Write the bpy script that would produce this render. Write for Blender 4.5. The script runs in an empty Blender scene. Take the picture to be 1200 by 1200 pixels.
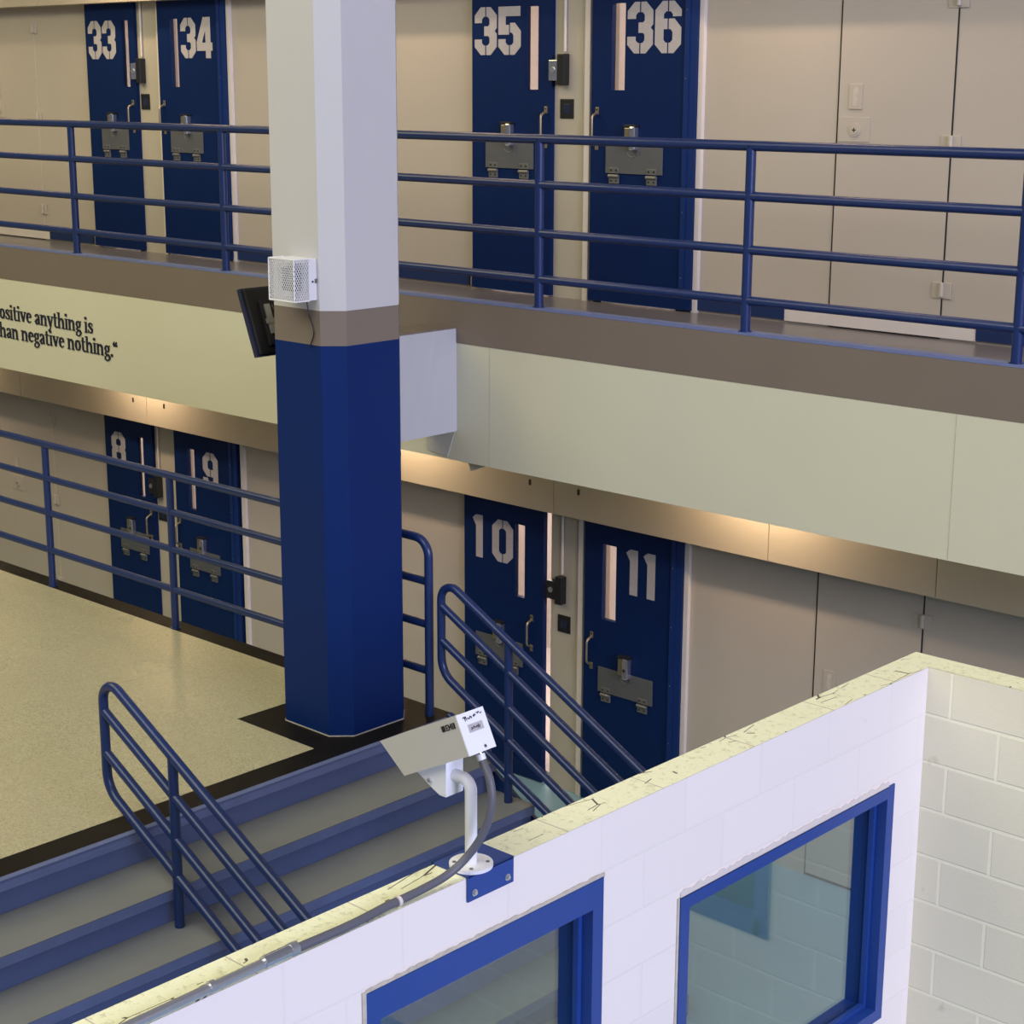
import bpy, bmesh, math, random
from mathutils import Vector, Matrix
random.seed(7)
S = bpy.context.scene
COL = S.collection
PI = math.pi

# ------------------------------------------------------------------ camera, world, lights, exposure
EYE = 5.09                                   # height of the lens above the lower floor (z = 0)
cam = bpy.data.cameras.new('camera'); camo = bpy.data.objects.new('camera', cam); COL.objects.link(camo)
cam.sensor_fit = 'HORIZONTAL'; cam.sensor_width = 36.0
cam.lens = 36.0 * 2058.56 / 1200.0
cam.clip_start = 0.05; cam.clip_end = 200
yaw, pitch, roll = math.radians(42.867), math.radians(13.733), math.radians(.217)
F = Vector((-math.sin(yaw)*math.cos(pitch), math.cos(yaw)*math.cos(pitch), -math.sin(pitch)))
R0 = Vector((math.cos(yaw), math.sin(yaw), 0)); U0 = R0.cross(F)
RR = R0*math.cos(roll) + U0*math.sin(roll); UU = -R0*math.sin(roll) + U0*math.cos(roll)
camo.matrix_world = Matrix(((RR.x, UU.x, -F.x, 0), (RR.y, UU.y, -F.y, 0), (RR.z, UU.z, -F.z, EYE), (0, 0, 0, 1)))
S.camera = camo

w = bpy.data.worlds.new('world'); S.world = w; w.use_nodes = True
w.node_tree.nodes['Background'].inputs[0].default_value = (.85, .86, 1.0, 1)
w.node_tree.nodes['Background'].inputs[1].default_value = .13
S.view_settings.view_transform = 'Standard'; S.view_settings.look = 'None'
S.view_settings.gamma = 1; S.view_settings.use_curve_mapping = False
S.view_settings.exposure = 0.0
try:
    S.cycles.max_bounces = 8; S.cycles.diffuse_bounces = 4; S.cycles.glossy_bounces = 4
    S.cycles.transparent_max_bounces = 12; S.cycles.transmission_bounces = 6
except Exception: pass

def area(name, loc, target, sx, sy, power, color, spread=180):
    l = bpy.data.lights.new(name, 'AREA'); l.shape = 'RECTANGLE'; l.size = sx; l.size_y = sy
    l.energy = power; l.color = color; l.spread = math.radians(spread)
    o = bpy.data.objects.new(name, l); COL.objects.link(o); o.location = loc
    o.rotation_euler = (Vector(target)-Vector(loc)).to_track_quat('-Z', 'Y').to_euler()
    return o
# tall daylight windows on the hall's far +x side, high-bay roof lights over the dayroom
area('daylight_windows', (14, 1.0, 8.5), (-5, 4.5, 2.5), 9, 5, 3700, (.705, .72, 1.0))
area('skylight', (-6, -3.0, 12.5), (-6.5, 3.0, 0), 12, 8, 1200, (1.0, .96, .78))
area('skylight', (-16, 1.0, 11.5), (-13.5, 6.0, 1), 8, 6, 620, (1.0, .86, .40))

# ------------------------------------------------------------------ materials
def mat(name, color, rough=.5, metal=0.0, noise=0.0, nscale=6.0, bump=0.0, bscale=60.0, coat=0.0, spec=.5):
    m = bpy.data.materials.new(name); m.use_nodes = True
    nt = m.node_tree; b = nt.nodes['Principled BSDF']
    b.inputs['Base Color'].default_value = (*color, 1); b.inputs['Roughness'].default_value = rough
    b.inputs['Metallic'].default_value = metal; b.inputs['Specular IOR Level'].default_value = spec
    b.inputs['Coat Weight'].default_value = coat
    tc = nt.nodes.new('ShaderNodeTexCoord')
    if noise:
        n = nt.nodes.new('ShaderNodeTexNoise'); n.inputs['Scale'].default_value = nscale; n.inputs['Detail'].default_value = 5
        nt.links.new(tc.outputs['Object'], n.inputs['Vector'])
        mx = nt.nodes.new('ShaderNodeMix'); mx.data_type = 'RGBA'
        mx.inputs['A'].default_value = (*[c*(1-noise) for c in color], 1); mx.inputs['B'].default_value = (*[min(1, c*(1+noise)) for c in color], 1)
        nt.links.new(n.outputs['Fac'], mx.inputs['Factor']); nt.links.new(mx.outputs['Result'], b.inputs['Base Color'])
    if bump:
        n2 = nt.nodes.new('ShaderNodeTexNoise'); n2.inputs['Scale'].default_value = bscale; n2.inputs['Detail'].default_value = 3
        nt.links.new(tc.outputs['Object'], n2.inputs['Vector'])
        bp = nt.nodes.new('ShaderNodeBump'); bp.inputs['Strength'].default_value = bump; bp.inputs['Distance'].default_value = .01
        nt.links.new(n2.outputs['Fac'], bp.inputs['Height']); nt.links.new(bp.outputs['Normal'], b.inputs['Normal'])
    return m

M = {}
M['wall'] = mat('tan_wall_paint', (.46, .405, .345), .5, noise=.05, nscale=1.2, bump=.05, bscale=120)
M['mullion'] = mat('cream_post_paint', (.46, .415, .335), .5, noise=.05, nscale=2)
M['trim'] = mat('white_trim_paint', (.66, .60, .56), .5, noise=.05)
M['header'] = mat('header_panel_paint', (.55, .48, .37), .4, noise=.05, nscale=2)
M['fascia'] = mat('cream_fascia_paint', (.63, .62, .48), .55, noise=.04, nscale=.8, bump=.05, bscale=40)
M['brown'] = mat('brown_band_paint', (.185, .150, .122), .5, noise=.06, nscale=3)
M['door'] = mat('navy_door_paint', (.003, .016, .080), .45, noise=.12, nscale=3, bump=.04, bscale=90, spec=.14)
M['doorrail'] = mat('blue_door_guard_paint', (.006, .026, .13), .4, noise=.08, spec=.3)
M['rail'] = mat('blue_rail_paint', (.009, .026, .115), .32, noise=.10, nscale=14, bump=.06, bscale=50)
M['colblue'] = mat('blue_column_paint', (.003, .020, .118), .5, noise=.10, nscale=2, bump=.06, bscale=80, spec=.16)
M['colwhite'] = mat('white_column_paint', (.53, .53, .545), .55, noise=.03, nscale=2, bump=.04, bscale=60)
M['framewin'] = mat('royal_blue_frame_paint', (.013, .052, .25), .4, noise=.08, nscale=9)
M['stencil'] = mat('stencil_white_paint', (.44, .41, .42), .6, noise=.12, nscale=30)
M['grate'] = mat('grey_walkway_paint', (.17, .155, .16), .28, noise=.12, nscale=4)
M['edge'] = mat('slate_blue_lit_edge_paint', (.14, .175, .36), .55, noise=.15, nscale=9)
M['tread'] = mat('grey_tread_paint', (.185, .195, .205), .7, noise=.10, nscale=5, bump=.08, bscale=200)
M['riser'] = mat('slate_blue_riser_paint', (.115, .15, .32), .6, noise=.10, nscale=5)
M['black'] = mat('black_border_tile', (.009, .008, .007), .45, noise=.35, nscale=12, spec=.12)
M['plate'] = mat('galvanised_flap_steel', (.135, .140, .150), .45, .35, noise=.10, nscale=12)
M['hinge'] = mat('hinge_steel', (.18, .18, .17), .4, .4)
M['chrome'] = mat('chrome_lock_metal', (.62, .64, .70), .22, .9)
M['brass'] = mat('worn_brass', (.36, .30, .20), .35, .75)
M['dark'] = mat('black_plastic', (.012, .012, .014), .4)
M['tvblue'] = mat('dark_gloss_bezel', (.020, .024, .055), .22)
M['whitebox'] = mat('white_enamel', (.74, .74, .76), .4)
M['cctv'] = mat('beige_enamel_housing', (.52, .50, .46), .42, noise=.03)
M['cctvw'] = mat('white_enamel_bracket_lit_rear', (.78, .79, .84), .4)
M['conduit'] = mat('grey_flexible_conduit', (.10, .10, .125), .5)
M['steel'] = mat('galvanised_conduit_steel', (.60, .61, .64), .28, .85, noise=.10, nscale=40)
M['ink'] = mat('navy_letter_paint', (.010, .011, .030), .5)
M['lampbody'] = mat('lamp_housing_enamel', (.5, .5, .47), .5)
M['cell'] = mat('pink_cell_paint', (.66, .61, .585), .6)
M['lower'] = mat('blue_grey_floor_paint', (.20, .345, .43), .25, noise=.07, nscale=3)
M['bluebase'] = mat('blue_baseboard_paint', (.007, .025, .10), .4, noise=.1, nscale=10)
M['caulk'] = mat('old_caulk', (.50, .46, .38), .8, noise=.3, nscale=40)

def terrazzo():
    m = mat('beige_terrazzo', (.44, .41, .27), .2)
    nt = m.node_tree; b = nt.nodes['Principled BSDF']; tc = nt.nodes.new('ShaderNodeTexCoord')
    v = nt.nodes.new('ShaderNodeTexVoronoi'); v.inputs['Scale'].default_value = 130
    nt.links.new(tc.outputs['Object'], v.inputs['Vector'])
    r = nt.nodes.new('ShaderNodeValToRGB'); e = r.color_ramp.elements
    e[0].position = 0; e[0].color = (.28, .26, .175, 1); e[1].position = 1; e[1].color = (.56, .535, .39, 1)
    x = e.new(.30); x.color = (.40, .375, .245, 1)
    x = e.new(.65); x.color = (.47, .445, .30, 1)
    nt.links.new(v.outputs['Color'], r.inputs['Fac']); nt.links.new(r.outputs['Color'], b.inputs['Base Color'])
    n = nt.nodes.new('ShaderNodeTexNoise'); n.inputs['Scale'].default_value = 1.1
    nt.links.new(tc.outputs['Object'], n.inputs['Vector'])
    mr = nt.nodes.new('ShaderNodeMapRange'); mr.inputs['To Min'].default_value = .22; mr.inputs['To Max'].default_value = .34
    nt.links.new(n.outputs['Fac'], mr.inputs['Value']); nt.links.new(mr.outputs['Result'], b.inputs['Roughness'])
    return m
M['terrazzo'] = terrazzo()

def block(name, color, mortar, axis, off, blockw, mortarw=.012, bump=.5):
    """painted concrete block; axis 'y' runs along y, 'x' along x"""
    m = mat(name, color, .62); nt = m.node_tree; b = nt.nodes['Principled BSDF']
    tc = nt.nodes.new('ShaderNodeTexCoord'); sp = nt.nodes.new('ShaderNodeSeparateXYZ'); cb = nt.nodes.new('ShaderNodeCombineXYZ')
    nt.links.new(tc.outputs['Object'], sp.inputs[0])
    ax = nt.nodes.new('ShaderNodeMath'); ax.operation = 'ADD'; ax.inputs[1].default_value = off[0]
    az = nt.nodes.new('ShaderNodeMath'); az.operation = 'ADD'; az.inputs[1].default_value = off[1]
    nt.links.new(sp.outputs['Y' if axis == 'y' else 'X'], ax.inputs[0]); nt.links.new(sp.outputs['Z'], az.inputs[0])
    nt.links.new(ax.outputs[0], cb.inputs[0]); nt.links.new(az.outputs[0], cb.inputs[1])
    br = nt.nodes.new('ShaderNodeTexBrick'); nt.links.new(cb.outputs[0], br.inputs['Vector'])
    br.inputs['Scale'].default_value = 1; br.inputs['Brick Width'].default_value = blockw; br.inputs['Row Height'].default_value = .2032
    br.inputs['Mortar Size'].default_value = mortarw*.5; br.inputs['Mortar Smooth'].default_value = .35; br.offset = .5
    br.inputs['Color1'].default_value = (*color, 1); br.inputs['Color2'].default_value = (*[c*.965 for c in color], 1); br.inputs['Mortar'].default_value = (*mortar, 1)
    n = nt.nodes.new('ShaderNodeTexNoise'); n.inputs['Scale'].default_value = 9; n.inputs['Detail'].default_value = 8
    nt.links.new(tc.outputs['Object'], n.inputs['Vector'])
    rp = nt.nodes.new('ShaderNodeValToRGB'); rp.color_ramp.elements[0].position = .22; rp.color_ramp.elements[0].color = (.84, .81, .77, 1)
    rp.color_ramp.elements[1].position = .30; rp.color_ramp.elements[1].color = (1, 1, 1, 1)
    nt.links.new(n.outputs['Fac'], rp.inputs['Fac'])
    mx = nt.nodes.new('ShaderNodeMix'); mx.data_type = 'RGBA'; mx.blend_type = 'MULTIPLY'; mx.inputs['Factor'].default_value = 1
    nt.links.new(br.outputs['Color'], mx.inputs['A']); nt.links.new(rp.outputs['Color'], mx.inputs['B'])
    nt.links.new(mx.outputs['Result'], b.inputs['Base Color'])
    n2 = nt.nodes.new('ShaderNodeTexNoise'); n2.inputs['Scale'].default_value = 70; n2.inputs['Detail'].default_value = 6
    nt.links.new(tc.outputs['Object'], n2.inputs['Vector'])
    ad = nt.nodes.new('ShaderNodeMath'); ad.operation = 'MULTIPLY_ADD'; ad.inputs[1].default_value = -1.0
    s2 = nt.nodes.new('ShaderNodeMath'); s2.operation = 'MULTIPLY'; s2.inputs[1].default_value = .35
    nt.links.new(n2.outputs['Fac'], s2.inputs[0]); nt.links.new(br.outputs['Fac'], ad.inputs[0]); nt.links.new(s2.outputs[0], ad.inputs[2])
    bp = nt.nodes.new('ShaderNodeBump'); bp.inputs['Strength'].default_value = bump; bp.inputs['Distance'].default_value = .005
    nt.links.new(ad.outputs[0], bp.inputs['Height']); nt.links.new(bp.outputs['Normal'], b.inputs['Normal'])
    return m
M['blockL'] = block('white_block_paint', (.82, .755, .70), (.785, .725, .67), 'y', (-.07, -.1767+.2032), .44, bump=.25)
M['blockR'] = block('warm_lit_block_paint', (.80, .75, .58), (.90, .86, .66), 'x', (.20, -.1767+.2032), .433, mortarw=.016, bump=.6)  # same block paint as the left wall, with its warmer light coloured in

def dirty_warm_lit_top():  # dirt stains over a yellow base that carries some roof-light tint
    m = mat('weathered_warm_lit_coping', (.70, .70, .47), .7); nt = m.node_tree; b = nt.nodes['Principled BSDF']
    tc = nt.nodes.new('ShaderNodeTexCoord')
    n = nt.nodes.new('ShaderNodeTexNoise'); n.inputs['Scale'].default_value = 11; n.inputs['Detail'].default_value = 9; n.inputs['Roughness'].default_value = .65
    nt.links.new(tc.outputs['Object'], n.inputs['Vector'])
    r = nt.nodes.new('ShaderNodeValToRGB'); e = r.color_ramp.elements
    e[0].position = .24; e[0].color = (.34, .32, .20, 1); e[1].position = .42; e[1].color = (.88, .88, .62, 1)
    x = e.new(.31); x.color = (.74, .73, .47, 1)
    nt.links.new(n.outputs['Fac'], r.inputs['Fac'])
    v = nt.nodes.new('ShaderNodeTexVoronoi'); v.feature = 'DISTANCE_TO_EDGE'; v.inputs['Scale'].default_value = 9
    mp = nt.nodes.new('ShaderNodeMapping'); mp.inputs['Scale'].default_value = (1.6, .5, 1)
    n3 = nt.nodes.new('ShaderNodeTexNoise'); n3.inputs['Scale'].default_value = 5
    nt.links.new(tc.outputs['Object'], mp.inputs[0]); nt.links.new(mp.outputs[0], v.inputs['Vector']); nt.links.new(tc.outputs['Object'], n3.inputs['Vector'])
    lt = nt.nodes.new('ShaderNodeMath'); lt.operation = 'LESS_THAN'; lt.inputs[1].default_value = .018; nt.links.new(v.outputs['Distance'], lt.inputs[0])
    gt = nt.nodes.new('ShaderNodeMath'); gt.operation = 'GREATER_THAN'; gt.inputs[1].default_value = .56; nt.links.new(n3.outputs['Fac'], gt.inputs[0])
    ml = nt.nodes.new('ShaderNodeMath'); ml.operation = 'MULTIPLY'; nt.links.new(lt.outputs[0], ml.inputs[0]); nt.links.new(gt.outputs[0], ml.inputs[1])
    mx = nt.nodes.new('ShaderNodeMix'); mx.data_type = 'RGBA'; mx.inputs['B'].default_value = (.10, .09, .07, 1)
    nt.links.new(ml.outputs[0], mx.inputs['Factor']); nt.links.new(r.outputs['Color'], mx.inputs['A']); nt.links.new(mx.outputs['Result'], b.inputs['Base Color'])
    n5 = nt.nodes.new('ShaderNodeTexNoise'); n5.inputs['Scale'].default_value = 46; n5.inputs['Detail'].default_value = 6; n5.inputs['Roughness'].default_value = .7
    nt.links.new(tc.outputs['Object'], n5.inputs['Vector'])
    r5 = nt.nodes.new('ShaderNodeValToRGB'); r5.color_ramp.elements[0].position = .34; r5.color_ramp.elements[0].color = (.45, .44, .36, 1); r5.color_ramp.elements[1].position = .46; r5.color_ramp.elements[1].color = (1, 1, 1, 1)
    nt.links.new(n5.outputs['Fac'], r5.inputs['Fac'])
    m5 = nt.nodes.new('ShaderNodeMix'); m5.data_type = 'RGBA'; m5.blend_type = 'MULTIPLY'; m5.inputs['Factor'].default_value = .5
    nt.links.new(mx.outputs['Result'], m5.inputs['A']); nt.links.new(r5.outputs['Color'], m5.inputs['B']); nt.links.new(m5.outputs['Result'], b.inputs['Base Color'])
    bp = nt.nodes.new('ShaderNodeBump'); bp.inputs['Strength'].default_value = .6; bp.inputs['Distance'].default_value = .006
    nt.links.new(n5.outputs['Fac'], bp.inputs['Height']); nt.links.new(bp.outputs['Normal'], b.inputs['Normal'])
    return m
M['coping'] = dirty_warm_lit_top()

def glassmat(name, tint, refl=1.0):
    m = bpy.data.materials.new(name); m.use_nodes = True; nt = m.node_tree; nt.nodes.clear()
    o = nt.nodes.new('ShaderNodeOutputMaterial'); t = nt.nodes.new('ShaderNodeBsdfTransparent'); g = nt.nodes.new('ShaderNodeBsdfGlossy')
    t.inputs[0].default_value = (*tint, 1); g.inputs['Roughness'].default_value = .03; g.inputs[0].default_value = (refl, refl, refl, 1)
    lw = nt.nodes.new('ShaderNodeLayerWeight'); lw.inputs[0].default_value = .5
    pw = nt.nodes.new('ShaderNodeMath'); pw.operation = 'POWER'; pw.inputs[1].default_value = 3.5
    f = nt.nodes.new('ShaderNodeMath'); f.operation = 'MULTIPLY_ADD'; f.inputs[1].default_value = .8; f.inputs[2].default_value = .10
    nt.links.new(lw.outputs['Facing'], pw.inputs[0]); nt.links.new(pw.outputs[0], f.inputs[0])
    mx = nt.nodes.new('ShaderNodeMixShader'); nt.links.new(f.outputs[0], mx.inputs[0]); nt.links.new(t.outputs[0], mx.inputs[1]); nt.links.new(g.outputs[0], mx.inputs[2])
    nt.links.new(mx.outputs[0], o.inputs[0]); return m
M['glass'] = glassmat('tinted_security_glass', (.72, .83, .90))
M['darkglass'] = glassmat('dark_tinted_glass', (.10, .20, .26), .5)
M['pane'] = glassmat('door_vision_glass', (.92, .90, .88), .6)
def lamp_glow():
    m = bpy.data.materials.new('warm_lamp_lens'); m.use_nodes = True; nt = m.node_tree; nt.nodes.clear()
    o = nt.nodes.new('ShaderNodeOutputMaterial'); e = nt.nodes.new('ShaderNodeEmission')
    e.inputs[0].default_value = (1, .72, .45, 1); e.inputs[1].default_value = 4; nt.links.new(e.outputs[0], o.inputs[0]); return m
M['lens'] = lamp_glow()

# ------------------------------------------------------------------ mesh helpers
class MB:
    def __init__(self): self.v = []; self.f = []; self.mi = []; self.sm = []; self.mats = []
    def _m(self, m):
        if m not in self.mats: self.mats.append(m)
        return self.mats.index(m)
    def add(self, vs, fs, m, smooth=False):
        o = len(self.v); i = self._m(m); self.v += [tuple(p) for p in vs]
        for f in fs: self.f.append(tuple(o+k for k in f)); self.mi.append(i); self.sm.append(smooth)
        return self
    def box(self, a, b, m, tx=None):
        x0, y0, z0 = a; x1, y1, z1 = b
        vs = [Vector(p) for p in ((x0,y0,z0),(x1,y0,z0),(x1,y1,z0),(x0,y1,z0),(x0,y0,z1),(x1,y0,z1),(x1,y1,z1),(x0,y1,z1))]
        if tx: vs = [tx @ p for p in vs]
        return self.add(vs, [(0,3,2,1),(4,5,6,7),(0,1,5,4),(1,2,6,5),(2,3,7,6),(3,0,4,7)], m)
    def bbox(self, a, b, m, bev=.004, tx=None):
        """box with bevelled edges"""
        bm = bmesh.new(); bmesh.ops.create_cube(bm, size=1)
        for v in bm.verts: v.co = Vector([(a[i]+b[i])/2 + v.co[i]*(b[i]-a[i]) for i in range(3)])
        bmesh.ops.bevel(bm, geom=bm.edges[:], offset=bev, segments=2, affect='EDGES', profile=.6)
        bm.verts.ensure_lookup_table(); vs = [v.co.copy() for v in bm.verts]
        if tx: vs = [tx @ p for p in vs]
        self.add(vs, [[v.index for v in f.verts] for f in bm.faces], m); bm.free(); return self
    def prism(self, poly, axis, a, b, m, tx=None):
        """poly: list of 2-D points; extruded along axis from a to b"""
        def P(p, t): return {'x': (t, p[0], p[1]), 'y': (p[0], t, p[1]), 'z': (p[0], p[1], t)}[axis]
        n = len(poly); ar = sum(poly[i][0]*poly[(i+1)%n][1]-poly[(i+1)%n][0]*poly[i][1] for i in range(n))
        if (ar < 0) != (axis == 'y'): poly = poly[::-1]
        vs = [Vector(P(p, a)) for p in poly] + [Vector(P(p, b)) for p in poly]
        if a > b: vs = vs[n:] + vs[:n]
        if tx: vs = [tx @ p for p in vs]
        return self.add(vs, [tuple(range(n))[::-1], tuple(range(n, 2*n))] + [(i, (i+1)%n, n+(i+1)%n, n+i) for i in range(n)], m)
    def tube(self, pts, r, m, n=12, caps=True, tx=None):
        pts = [Vector(p) for p in pts]
        if tx: pts = [tx @ p for p in pts]
        k = len(pts); rs = r if isinstance(r, (list, tuple)) else [r]*k
        T = []
        for i in range(k):
            a = pts[max(i-1, 0)]; b = pts[min(i+1, k-1)]; T.append((b-a).normalized())
        up = Vector((0, 0, 1)) if abs(T[0].z) < .9 else Vector((1, 0, 0))
        N = (up - T[0]*up.dot(T[0])).normalized(); vs = []
        for i in range(k):
            N = (N - T[i]*N.dot(T[i])).normalized(); B = T[i].cross(N)
            for j in range(n):
                t = 2*PI*j/n; vs.append(pts[i] + (N*math.cos(t)+B*math.sin(t))*rs[i])
        fs = [(i*n+j, i*n+(j+1)%n, (i+1)*n+(j+1)%n, (i+1)*n+j) for i in range(k-1) for j in range(n)]
        self.add(vs, fs, m, True)
        if caps:
            self.add([vs[j] for j in range(n)], [tuple(range(n))[::-1]], m); self.add([vs[(k-1)*n+j] for j in range(n)], [tuple(range(n))], m)
        return self
    def disc(self, c, axis, r, h, m, n=24, tx=None):
        d = {'x': Vector((1,0,0)), 'y': Vector((0,1,0)), 'z': Vector((0,0,1))}[axis]; c = Vector(c)
        o = len(self.v); self.tube([c, c+d*h], r, m, n, tx=tx); return self
    def build(self, name, parent=None, **props):
        me = bpy.data.meshes.new(name); me.from_pydata(self.v, [], self.f)
        for m in self.mats: me.materials.append(m)
        me.polygons.foreach_set('material_index', self.mi); me.polygons.foreach_set('use_smooth', self.sm); me.update()
        o = bpy.data.objects.new(name, me); COL.objects.link(o)
        if parent: o.parent = parent
        for k, v in props.items(): o[k] = v
        return o
def empty(name, loc, **props):
    o = bpy.data.objects.new(name, None); COL.objects.link(o); o.location = loc; o.empty_display_size = .1
    for k, v in props.items(): o[k] = v
    return o
def child(mb, name, parent, **p):
    """mesh built in the parent's own coordinates"""
    return mb.build(name, parent, **p)
def arc(c, r, a0, a1, n, plane='xz', k=0):
    out = []
    for i in range(n+1):
        t = math.radians(a0+(a1-a0)*i/n); u, v = c[0]+r*math.cos(t), c[1]+r*math.sin(t)
        out.append({'xz': (u, k, v), 'yz': (k, u, v), 'xy': (u, v, k)}[plane])
    return out
def fillet(pts, r, n=6):
    """round the inner corners of a 3-D polyline"""
    pts = [Vector(p) for p in pts]; out = [pts[0]]
    for i in range(1, len(pts)-1):
        a, p, b = pts[i-1], pts[i], pts[i+1]; d1 = (a-p).normalized(); d2 = (b-p).normalized()
        ang = d1.angle(d2); t = min(r/math.tan(ang/2), (a-p).length*.49, (b-p).length*.49)
        s, e = p+d1*t, p+d2*t; R = t*math.tan(ang/2); bis = (d1+d2).normalized(); c = p+bis*(R/math.sin(ang/2))
        v0, v1 = (s-c), (e-c); sw = v0.angle(v1)
        for k in range(n+1):            # true circular arc
            q = k/n; out.append(c + (v0*math.sin((1-q)*sw) + v1*math.sin(q*sw))/math.sin(sw))
    out.append(pts[-1]); return out
def struct(mb, name, label=None, cat=None):
    o = mb.build(name); o['kind'] = 'structure'
    if label: o['label'] = label
    if cat: o['category'] = cat
    return o

def ribbon(mb, path, wd, m, y, th, tx):
    """flat stroke of width wd along a 2-D path (u, v) -> thin raised paint at depth y"""
    P = [Vector((p[0], p[1])) for p in path]; k = len(P); L = []; Rr = []
    ws = wd if isinstance(wd, (list, tuple)) else [wd]*k
    for i in range(k):
        d1 = (P[i]-P[i-1]).normalized() if i else (P[1]-P[0]).normalized()
        d2 = (P[i+1]-P[i]).normalized() if i < k-1 else d1
        n1 = Vector((-d1.y, d1.x)); n2 = Vector((-d2.y, d2.x)); n = (n1+n2).normalized(); s = ws[i]/2/max(.35, n.dot(n1))
        L.append(P[i]+n*s); Rr.append(P[i]-n*s)
    for i in range(k-1):
        q = [tx(p) for p in (L[i], L[i+1], Rr[i+1], Rr[i])]
        mb.prism(q, 'y', y, y-th, m)

# ------------------------------------------------------------------ key levels and planes
WY = 9.2            # face of the cell-front walls
HY = 9.05           # face of the header panels
FY = 8.1            # face of the upper walkway's fascia
UP = 3.64           # upper walkway floor
PL = 1.315          # raised dayroom floor
XL, XR = -24.0, 2.0

# ================================================================== STRUCTURE
# lower floor
f = MB(); f.box((XL, -4, -.2), (4, 14, 0), M['lower']); struct(f, 'floor', 'smooth blue-grey painted floor of the lower walkway', 'floor')
# raised dayroom floor with black border
f = MB()
f.box((XL, -6, 0), (-7.21, 7.245, PL-.03), M['wall'])
f.box((XL, -6, PL-.03), (-8.10, 7.09, PL), M['terrazzo'])
f.box((-8.10, -6, PL-.03), (-7.385, 6.27, PL), M['terrazzo'])
f.box((-7.385, -6, PL-.03), (-7.20, 6.27, PL), M['black'])
f.box((-8.10, 6.27, PL-.03), (-7.20, 7.09, PL), M['black'])
f.box((XL, 7.09, PL-.03), (-7.20, 7.245, PL), M['black'])
struct(f, 'floor.001', 'raised beige terrazzo dayroom floor edged with black tile', 'floor')

# cell front walls, one per tier, with openings behind the doors
LEFTD = [-8.94, -13.69]           # left door of each pair: outer edge; width .75
DOORZ = {'low': 0.0, 'up': UP}
def openings():
    return sorted([(-13.62, -13.02), (-12.58, -11.86), (-8.88, -8.14), (-7.72, -7.08)])
def wall_front(z0, z1, name, label):
    m = MB(); x = XL
    for a, b in openings():
        m.box((x, WY, z0), (a, WY+.15, z1), M['wall']); m.box((a, WY, z0+2.10), (b, WY+.15, z1), M['wall']); x = b
    m.box((x, WY, z0), (XR, WY+.15, z1), M['wall'])
    # cream posts between the paired doors and white edge trims, slightly proud
    for xo in (0, -4.75):
        m.box(((-8.185 if z0 or xo else -8.137)+xo, WY-.012, z0), (-7.86+xo, WY, z0+2.6), M['mullion'])
        m.box((-7.865+xo, WY-.03, z0), (-7.82+xo, WY, z0+2.14), M['trim'])
        m.box((-6.93+xo, WY-.03, z0), (-6.885+xo, WY, z0+2.14), M['trim'])
    return struct(m, name, label, 'wall')
wall_front(0, 3.0, 'wall_lower_tier', 'tan cell-front wall of the lower tier')
wall_front(UP, 6.75, 'wall_upper_tier', 'tan cell-front wall of the upper tier')
# cells behind the doors
def cells(z0, name):
    m = MB(); c = M['cell']
    m.box((-16, 11.6, z0), (-5.5, 11.7, z0+2.6), c); m.box((-16, WY+.15, z0-.02), (-5.5, 11.6, z0), c); m.box((-16, WY+.15, z0+2.5), (-5.5, 11.6, z0+2.6), c)
    for x in (-16, -12.78, -10.4, -8.0, -5.6): m.box((x-.05, WY+.15, z0), (x+.05, 11.6, z0+2.5), c)
    return struct(m, name, 'pale pink cell interiors behind the numbered doors', 'wall')
cells(.006, 'wall_cells_lower'); cells(UP+.02, 'wall_cells_upper')
for z0 in (0, UP):
    for x in (-14.4, -11.6, -9.2, -6.8):
        l = area('cell_lamp', (x, 10.5, z0+2.45), (x, 10.5, z0), .9, .5, 50, (1, .86, .78))

# header panels over the doors
def headers(z0, z1, seams, name, label):
    m = MB(); xs = [XL]+seams+[XR]
    for a, b in zip(xs[:-1], xs[1:]): m.bbox((a+.0025, HY, z0), (b-.0025, HY+.012, z1), M['header'], .002)
    m.box((XL, HY+.012, z0), (XR, WY, z0+.012), M['header'])
    m.box((XL, HY+.013, z0+.02), (XR, HY+.02, z1), M['dark'])
    for x in (-8.226, -7.769, -13.03, -12.57):
        m.prism([(x+.013*math.cos(t)*1.0, z0+.195+(.012 if math.sin(t) > 0 else -.012)+.011*math.sin(t)) for t in [k*PI/8+.01 for k in range(16)]], 'y', HY-.001, HY+.004, M['dark'])
    return struct(m, name, label, 'header panel')
headers(2.126, 2.86, [-18.0, -14.88, -12.83, -11.0, -9.9, -8.0, -6.17, -4.97, -3.0], 'trim_1', 'tan steel header panels above the lower cell doors')
headers(UP+2.10, UP+2.86, [-14.2, -12.83, -9.9, -8.0, -6.17, -4.97], 'trim_2', 'tan steel header panels above the upper cell doors')

# upper walkway slab: fascia, brown band, blue edge
s = MB()
s.box((XL, FY, 2.655), (XR, FY+.09, 3.441), M['fascia'])
s.box((XL, FY-.004, 3.441), (XR, FY+.09, 3.715), M['brown'])
s.box((XL, FY-.006, 3.715), (XR, FY+.085, 3.73), M['edge'])
s.box((XL, FY+.085, 3.60), (XR, WY, UP), M['grate'])
s.box((XL, FY+.09, 2.86), (XR, WY, 3.60), M['fascia'])
for x in (-7.72, -4.39): s.box((x-.002, FY-.0015, 2.66), (x+.002, FY, 3.44), M['caulk'])
struct(s, 'ceiling', 'deep cream fascia with a brown band edging the upper walkway slab', 'walkway')
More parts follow.
